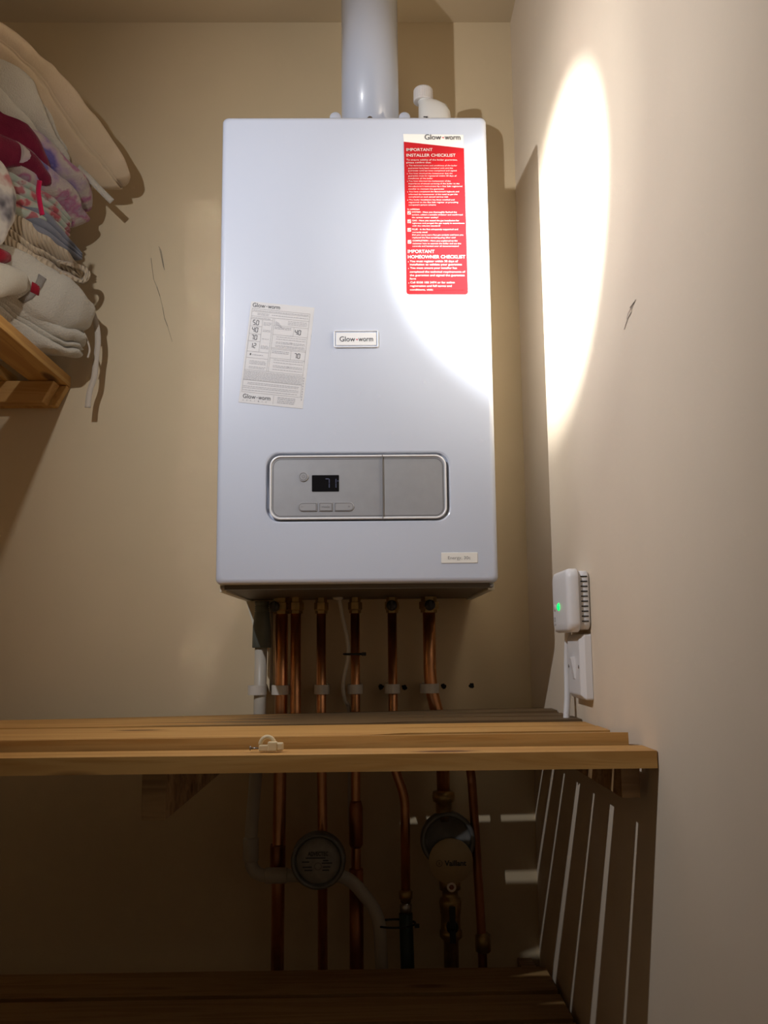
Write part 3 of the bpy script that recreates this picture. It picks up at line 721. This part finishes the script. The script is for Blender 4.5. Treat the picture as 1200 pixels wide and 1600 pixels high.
tie('black cable tie around a copper pipe and white cable, above the shelf', ((X(543, -.09)+X(555))/2+.003, -.078, at(553, 1022, -.08).z), .0165, .0165)
tie('black cable tie below the shelf joining white pipe to dark hose', ((X(599, py=1440)+X(634, py=1440))/2, YP-.010, at(615, 1443, -.08).z), .0345, .0240)
# pipe clips on the wall
for (x, r, lab) in ((X(402, py=1077), .0135, 'white waste pipe'), (X(439, py=1077), .0135, 'thick leftmost copper pipe'), (X(503, py=1077), .0105, 'copper pipe above the round grey gauge'), (X(555, py=1077), .0105, 'copper pipe with the cable tie'),
                    (X(613, py=1077), .0105, 'copper pipe between two dark holes'), (X(671, py=1077), .0138, 'widest copper pipe leading to the meter')):
    bm = bmesh.new(); zc_ = -.1655; n = 26
    inner = [Vector((x+(r)*math.cos(R(-250+320*k/n)), YP+(r)*math.sin(R(-250+320*k/n)), 0)) for k in range(n+1)]
    outer = [Vector((x+(r+.0028)*math.cos(R(-250+320*k/n)), YP+(r+.0028)*math.sin(R(-250+320*k/n)), 0)) for k in range(n+1)]
    h = .0080
    for L_ in range(n):
        q = [inner[L_], inner[L_+1], outer[L_+1], outer[L_]]
        a = [bm.verts.new(v+Vector((0, 0, zc_-h))) for v in q]; b_ = [bm.verts.new(v+Vector((0, 0, zc_+h))) for v in q]
        for k in range(4): bm.faces.new((a[k], a[(k+1) % 4], b_[(k+1) % 4], b_[k]))
        bm.faces.new(a); bm.faces.new(b_)
    bmesh.ops.remove_doubles(bm, verts=bm.verts[:], dist=1e-5)
    box(bm, x-.009, x+.009, YP+r, -.0005, zc_-h, zc_+h, .001)
    tag(link('pipe_clip', bm, M['clip']), 'white plastic wall clip holding the '+lab, 'clip', 'wall clips on the pipes')
# dark drill holes with plugs
for px, py, lab in ((595, 1073, 'left of the copper pipe that bends below the shelf'), (632, 1074, 'right of the copper pipe that bends below the shelf'), (693, 1072, 'just right of the widest copper pipe'), (737, 1071, 'rightmost of four on bare wall, farthest from the pipes')):
    c = at(px, py, 0); bm = bmesh.new(); n = 18; rnd = random.Random(px)
    ring = [Vector((c.x+(.0045+rnd.uniform(-.0009, .0015))*math.cos(2*math.pi*k/n), 0, c.z+(.0045+rnd.uniform(-.0009, .0015))*math.sin(2*math.pi*k/n))) for k in range(n)]
    loops(bm, [[v+Vector((0, -.0004, 0)) for v in ring], [v+Vector((0, -.0012, 0)) for v in ring], [(c+(v-c)*.6)*1.0+Vector((0, -.0010, 0)) for v in [Vector((q.x, 0, q.z)) for q in ring]]], cap0=True)
    tag(link('wall_plug', bm, M['hole']), 'dark wall plug under the boiler, '+lab, 'wall plug', 'dark plugs in the wall')

# ------------------------------------------------------------------ alarm, switch, cable on right wall
al = thing('carbon_monoxide_alarm', 'white alarm box with side vents and glowing green light on the right wall', 'alarm', (XR, -.445, -.035))
def xplate(y0, y1, z0, z1, r, xs):
    """stack of rounded rectangles in planes x; xs: (x, inset)"""
    L = []
    for x, q in xs:
        L.append([Vector((x, v.x, v.z)) for v in rrect(y0+q, y1-q, z0+q, z1-q, max(r-q*.4, .001), 0)])
    return L
ya0, ya1, za0, za1 = -.494, -.388, -.0755, .0085
bm = bmesh.new(); loops(bm, xplate(ya0+.004, ya1-.004, za0+.003, za1-.003, .010, ((XR-.001, .002), (XR-.003, 0), (XR-.0165, 0))), cap0=True); link('rear_shell', bm, M['plastic'], al)
bm = bmesh.new(); loops(bm, xplate(ya0-.001, ya1, za0, za1, .013, ((XR-.0160, .0006), (XR-.0168, 0), (XR-.0260, 0), (XR-.0295, .0016), (XR-.0310, .005), (XR-.0315, .012))), cap0=True); fs_ = link('front_shell', bm, M['plastic'], al)
bm = bmesh.new()
for k in range(10):
    z = -.0025-k*.00655
    box(bm, XR-.0125, XR-.0035, ya0+.0032, ya0+.006, z-.0008, z+.0008)
link('vent_slots', bm, M['slot'], al)
bm = bmesh.new(); lathe(bm, (XR-.0310, -.437, -.0405), (-1, 0, 0), [(.0052, 0), (.0052, .0015), (.003, .003), (0, .0034)], 20); link('green_light', bm, M['led'], al)
bm = bmesh.new(); lathe(bm, (XR-.0312, -.410, -.0410), (-1, 0, 0), [(.0048, 0), (.0048, .0012), (0, .0012)], 18); link('test_button', bm, M['cap'], al)
bm = bmesh.new(); Yd = Vector((0, -1, 0))
put_text(bm, 'CO', Vector((XR-.0320, -.402, -.060)), Yd, UZ, .010, .006, .01); put_text(bm, 'ALARM', Vector((XR-.0320, -.402, -.066)), Yd, UZ, .013, .003); link('front_print', bm, M['inkg'], al)

sw = thing('wall_switch', 'white switch on a raised plate on the right wall beneath the alarm', 'switch', (XR, -.443, -.12))
bm = bmesh.new(); loops(bm, xplate(-.486, -.400, -.1640, -.0780, .003, ((XR-.0005, 0), (XR-.009, .0), (XR-.0110, .0015), (XR-.0150, .006), (XR-.0155, .008))), cap0=True, smooth=False); link('plate', bm, M['plastic'], sw)
bm = bmesh.new(); xs = XR-.0155
loops(bm, [[Vector((xs+.0005, y_, z_)) for y_, z_ in ((-.451, -.138), (-.437, -.138), (-.437, -.108), (-.451, -.108))], [Vector((xs-d_, y_, z_)) for y_, z_, d_ in ((-.450, -.137, .001), (-.438, -.137, .001), (-.438, -.109, .0055), (-.450, -.109, .0055))]], cap0=True, smooth=False)
link('rocker', bm, M['plastic'], sw)
for y_ in (-.474, -.412):
    bm = bmesh.new(); lathe(bm, (xs+.0002, y_, -.121), (-1, 0, 0), [(.0024, 0), (.0024, .0009), (0, .0012)], 16); link('screw', bm, M['steel'], sw)
bm = bmesh.new(); tube(bm, smoothpath([(XR-.010, -.392, -.062), (XR-.010, -.385, -.080), (XR-.011, -.378, -.120), (XR-.013, -.382, -.165), (XR-.017, -.387, -.200), (XR-.019, -.390, -.26)]), .0046, 16)
tag(link('electric_cable', bm, M['plastic']), 'thick white cable running down the right wall beside the switch', 'cable')

# ------------------------------------------------------------------ marks scratched on the walls
bm = bmesh.new()
def streak(bm, pts, wd):
    pts = [Vector(p) for p in pts]; rnd = random.Random(len(pts))
    for a, b_ in zip(pts, pts[1:]):
        w_ = wd*rnd.uniform(.5, 1.3); n = (b_-a).cross(Vector((0, 1, 0)) if abs(a.y-b_.y) < .02 and a.x < .3 else Vector((1, 0, 0))).normalized()*w_/2
        bm.faces.new([bm.verts.new(v) for v in (a-n, b_-n, b_+n, a+n)])
ps = [(236, 403), (238, 420), (240, 436), (245, 448), (250, 463), (254, 480), (257, 497), (262, 510), (269, 534)]
streak(bm, [at(a, b_, -.0006) for a, b_ in ps], .0009)
for k in range(8): streak(bm, [at(250+k*.9-2, 385+k*4, -.0006), at(256+k*.6-3, 394+k*4, -.0006)], .0006)
link('scratch', bm, M['scratch'], wb)
bm = bmesh.new()
def atx(px, py, x):
    d = rt*((px-600)/F)+up*((800-py)/F)+fwd; t = (x-CX)/d.x; return Vector((CX, CY, CZ))+d*t
for seq in (((993, 468), (988, 478), (986, 488), (981, 497), (975, 515)), ((989, 476), (981, 490), (979, 499)), ((991, 472), (984, 481))):
    streak(bm, [atx(a, b_, XR-.0006) for a, b_ in seq], .0011)
link('scratch', bm, M['scratch'], rw)

# ------------------------------------------------------------------ linen on the upper left shelf
def textile(name, label, cat, st, layers, m, crease=.010, noise_amp=.006, seed=0, xleft=-.68, group=None, endcap=.035, bul=None, ndetail=14, ws=None):
    ws = ws or [1/layers]*layers; cum = [sum(ws[:k]) for k in range(layers+1)]
    st = sorted(st, key=lambda s: s[0])                    # (y, (px,py) top of the edge, (px,py) bottom of the edge)
    st = [(-.09+(s[0]+.09)*.42, s[1], s[2]) for s in st]
    T = [at(*s[1], s[0]) for s in st]; Bt = [at(*s[2], s[0]) for s in st]
    Ts, Bs = smoothpath(T, 12), smoothpath(Bt, 12)
    secs = []
    prof = []
    def section(t, b_, shrink=1.0, dy=0):
        th = (t-b_).length; pts = []
        nl = 8
        for k in range(nl): pts.append(Vector((xleft+(t.x-.5*th/layers-xleft)*k/nl, t.y, t.z+.004*math.sin(k))))
        for l in range(layers):
            a = t.lerp(b_, cum[l]); c = t.lerp(b_, cum[l+1]); half = (a-c).length/2; bg_ = (bul*min(1, ws[l]*layers) if bul else half)
            for k in range(1, 13):
                ph = math.pi*k/13; mid = a.lerp(c, (1-math.cos(ph))/2)
                ins = crease*(1-math.sin(ph)**.7)
                pts.append(mid+Vector((bg_*math.sin(ph)*.9-ins, 0, 0)))
        for k in range(nl): pts.append(Vector((b_.x-.5*th/layers+(xleft-(b_.x-.5*th/layers))*(k+.5)/nl, b_.y, b_.z-.003*math.sin(k*1.3))))
        if shrink < 1:
            zc_ = (t.z+b_.z)/2; xe = max(p.x for p in pts)
            for p in pts:
                p.z = zc_+(p.z-zc_)*shrink
                p.x = min(p.x, xe-(1-shrink)*endcap*.8)
        for p in pts: p.y += dy
        return pts
    for t, b_ in zip(Ts, Bs): secs.append(section(t, b_))
    t, b_ = Ts[-1], Bs[-1]; cy = min(endcap, max(.004, -.006-t.y))
    for q in (.2, .4, .6, .75, .87, .95, 1.0): secs.append(section(t, b_, math.sqrt(max(0, 1-q*q))*.98+.02, cy*q))
    for s in secs:
        for p in s:
            v = p*ndetail+Vector((seed*3.1, seed, 0)); v.y *= .55
            d = noise.noise_vector(v)*noise_amp + noise.noise_vector(p*38+Vector((seed, 0, 0)))*noise_amp*.35
            p += Vector((d.x, d.y*.4, d.z)); p.y = min(p.y, -.004)
            if p.x < -.535: p.z = max(p.z, .4180)
    bm = bmesh.new(); loops(bm, secs, cap0=True, cap1=True)
    return tag(link(name, bm, m, loc=(-.7, -.3, Bs[0].z)), label, cat, group)
def ribbon(name, pts, w_, m, parent, wdir=None, th=.0008):
    pts = smoothpath(pts, 6); bm = bmesh.new(); rows = []
    for i, p in enumerate(pts):
        t = (pts[min(i+1, len(pts)-1)]-pts[max(0, i-1)]).normalized()
        n = (wdir or t.cross(Vector((0, 1, 0)))).normalized()*w_/2
        a = Vector((0, th, 0)); rows.append([p-n-a, p+n-a, p+n+a, p-n+a])
    loops(bm, rows, cap0=True, cap1=True)
    return link(name, bm, m, parent)
C = dict(
 beige=cloth('beige_blanket', [(.58, .44, .28), (.64, .49, .33)], 6, 300, .35),
 cream=cloth('cream_towel', [(.55, .50, .41)], bump=.8, fine=420),
 white=cloth('white_towel', [(.60, .55, .45)], bump=.9, fine=380),
 burg=cloth('burgundy_cloth', [(.13, .008, .026), (.19, .014, .038)], 20, 500, .6),
 lilac=cloth('tie_dye_fleece', [(.14, .11, .30), (.40, .28, .36), (.45, .36, .34), (.50, .42, .36), (.40, .14, .24), (.42, .30, .36)], 17, 260, 1, (.34, .66)),
 floral=cloth('floral_sheet', [(.45, .10, .11), (.50, .36, .30), (.40, .46, .36), (.44, .47, .38), (.52, .46, .40), (.42, .14, .15)], 30, 300, .3, (.36, .64)),
 slate=cloth('slate_sheet', [(.17, .18, .21), (.24, .24, .27)], 12, 400, .3),
 knit=cloth('cream_knit', [(.60, .48, .33)], bump=1, fine=55, knit=True),
 print_=cloth('printed_pillowcase', [(.10, .09, .10), (.34, .31, .31), (.58, .53, .47), (.60, .55, .48), (.45, .18, .17)], 17, 300, .3, (.36, .68)),
 tape=cloth('cotton_tape', [(.60, .52, .42)], bump=.3),
 redc=cloth('red_cloth', [(.30, .012, .025)], bump=.5), redr=cloth('red_ribbon', [(.34, .005, .04)], bump=.2),
 stripe=cloth('grey_stripe', [(.30, .27, .23)], bump=.6), dark=cloth('dark_green_cloth', [(.04, .045, .03)], bump=.4),
)
# bottom of the heap upwards
textile('bath_towel', 'off-white towel at the bottom of the heap, resting on the upper shelf', 'towel',
        [(-.50, (-110, 380), (-110, 412)), (-.35, (15, 468), (-4, 492)), (-.22, (85, 505), (75, 548)), (-.10, (128, 520), (112, 556))], 3, C['white'], seed=1, crease=.014, noise_amp=.010, ws=(.45, .2, .35))
tw = textile('bath_towel', 'plump white towel with a red patch and grey stripe', 'towel',
        [(-.50, (-60, 360), (-70, 410)), (-.36, (50, 400), (20, 466)), (-.23, (105, 430), (85, 508)), (-.10, (134, 466), (118, 520))], 1, C['white'], seed=2, bul=.022, noise_amp=.010)
kb = textile('knitted_blanket', 'cream knitted blanket with looped edging draped over the white towels', 'blanket',
        [(-.50, (-60, 300), (-60, 355)), (-.36, (40, 340), (38, 405)), (-.23, (88, 372), (82, 430)), (-.11, (126, 410), (120, 440))], 3, C['knit'], seed=3, noise_amp=.010, crease=.013, ws=(.4, .2, .4))
ribbon('looped_edging', [at(88, 408, -.16), at(112, 414, -.12), at(132, 421, -.10), at(137, 430, -.10), at(128, 439, -.11), at(108, 432, -.14), at(92, 424, -.17)], .0095, C['knit'], kb, th=.0025)
textile('bed_sheet', 'slate grey folded sheet with a pointed corner between knit and floral sheet', 'sheet',
        [(-.50, (-80, 285), (-80, 315)), (-.34, (60, 325), (54, 362)), (-.22, (100, 362), (98, 388)), (-.13, (126, 392), (125, 404))], 3, C['slate'], seed=4, noise_amp=.004, crease=.01, endcap=.012)
textile('bed_sheet', 'folded green and pink floral sheets in thin layers', 'sheet',
        [(-.52, (-60, 215), (-60, 300)), (-.38, (38, 262), (36, 340)), (-.28, (78, 292), (78, 352)), (-.17, (106, 328), (102, 368))], 5, C['floral'], seed=5, noise_amp=.004, crease=.012, endcap=.02)
textile('fleece_blanket', 'fluffy lilac, purple and pink tie-dye fleece blanket', 'blanket',
        [(-.46, (10, 170), (18, 262)), (-.34, (70, 215), (64, 296)), (-.22, (115, 255), (102, 326)), (-.12, (130, 285), (112, 358))], 2, C['lilac'], seed=6, noise_amp=.009, crease=.016)
bc = textile('folded_cloth', 'burgundy folded cloth with a hanging red ribbon', 'cloth',
        [(-.66, (-110, 55), (-140, 230)), (-.54, (-20, 125), (-30, 262)), (-.44, (36, 190), (38, 262)), (-.36, (62, 235), (72, 292))], 2, C['burg'], seed=7, noise_amp=.006, crease=.006, endcap=.02, bul=.012)
textile('bath_towel', 'cream towel folded just under the beige blanket', 'towel',
        [(-.64, (-60, 20), (-70, 80)), (-.50, (34, 100), (14, 178)), (-.37, (78, 172), (58, 218)), (-.25, (106, 226), (94, 262))], 3, C['cream'], seed=8, crease=.010, noise_amp=.009, ws=(.2, .55, .25))
bb = textile('blanket', 'large thick beige folded blanket on top of the heap', 'blanket',
        [(-.74, (-60, 5), (-75, 45)), (-.62, (6, 38), (-8, 78)), (-.50, (52, 76), (38, 124)), (-.36, (106, 130), (86, 186)), (-.22, (164, 206), (132, 246)), (-.11, (194, 262), (170, 292))], 4, C['beige'], seed=9, crease=.020, noise_amp=.007, bul=.022, ws=(.60, .10, .10, .20))
textile('pillowcase', 'white pillowcase printed with grey flowers at the left edge', 'pillowcase',
        [(-.74, (-150, 150), (-150, 280)), (-.64, (-30, 225), (-45, 345)), (-.56, (10, 256), (0, 385)), (-.50, (20, 285), (8, 372))], 1, C['print_'], seed=10, bul=.010, noise_amp=.004, endcap=.015)
textile('folded_cloth', 'red folded cloth peeping out at the left edge beneath the knit', 'cloth',
        [(-.60, (-70, 350), (-70, 380)), (-.52, (-1, 384), (-6, 408)), (-.44, (14, 392), (10, 411))], 1, C['redc'], seed=11, noise_amp=.002, endcap=.01, bul=.006)
textile('hand_towel', 'small rolled white towel at the left edge below the red cloth', 'towel',
        [(-.62, (-80, 378), (-90, 440)), (-.52, (0, 408), (-10, 468)), (-.42, (32, 420), (22, 462))], 1, C['white'], seed=12, noise_amp=.004, endcap=.02, bul=.016)
# strips and tapes belong to their cloths
ribbon('hanging_tape', [at(144, 486, -.055), at(151, 510, -.052), at(153, 535, -.052), at(150, 562, -.05), at(147, 590, -.05), at(140, 612, -.05), at(137, 637, -.05)], .0105, C['tape'], tw)
ribbon('tie_cord', [at(128, 516, -.08), at(134, 526, -.08), at(140, 545, -.08), at(137, 559, -.08)], .003, C['tape'], tw)
ribbon('care_label', [at(122, 262, -.14), at(136, 275, -.12), at(152, 292, -.11), at(175, 315, -.10)], .011, C['cream'], bb)
ribbon('red_ribbon', [at(62, 282, -.335), at(60, 298, -.33), at(62, 315, -.33), at(66, 336, -.33)], .0075, C['redr'], bc)

def patch(name, px, m, parent, y=-.2, off=.004):
    """cloth band laid over the towel surface: shrink onto it from the camera side of the towel"""
    from mathutils.bvhtree import BVHTree
    dg = bpy.context.evaluated_depsgraph_get()
    me = parent.data; mw = parent.location
    bv = BVHTree.FromPolygons([v.co+mw for v in me.vertices], [tuple(p.vertices) for p in me.polygons])
    rows = []
    for row in px:
        rr = []
        for a, b_ in row:
            d = (at(a, b_, -.2)-Vector((CX, CY, CZ))).normalized(); h = bv.ray_cast(Vector((CX, CY, CZ)), d)
            if h[0] is None: h = (at(a, b_, y), -d)
            rr.append((h[0], h[1]))
        rows.append(rr)
    bm = bmesh.new(); f = [[bm.verts.new(p+n*.0015) for p, n in r] for r in rows]; g = [[bm.verts.new(p-n*.003) for p, n in r] for r in rows]
    for i in range(len(f)-1):
        for j in range(len(f[0])-1):
            bm.faces.new((f[i][j], f[i][j+1], f[i+1][j+1], f[i+1][j])).smooth = True
            bm.faces.new((g[i][j], g[i+1][j], g[i+1][j+1], g[i][j+1]))
    for i in range(len(f)-1):
        bm.faces.new((f[i][0], f[i+1][0], g[i+1][0], g[i][0])); bm.faces.new((f[i][-1], g[i][-1], g[i+1][-1], f[i+1][-1]))
    for j in range(len(f[0])-1):
        bm.faces.new((f[0][j], g[0][j], g[0][j+1], f[0][j+1])); bm.faces.new((f[-1][j], f[-1][j+1], g[-1][j+1], g[-1][j]))
    return link(name, bm, m, parent)
def lerp_rows(l, r, n):
    return [[(a[0]+(b_[0]-a[0])*k/n, a[1]+(b_[1]-a[1])*k/n) for k in range(n+1)] for a, b_ in zip(l, r)]
patch('grey_stripe', lerp_rows([(60, 428), (56, 440), (50, 450), (40, 460), (28, 467)], [(72, 436), (66, 448), (58, 458), (50, 467), (36, 474)], 3), C['stripe'], tw)
patch('red_patch', lerp_rows([(50, 440), (47, 456)], [(63, 447), (60, 462)], 4), C['redc'], tw)
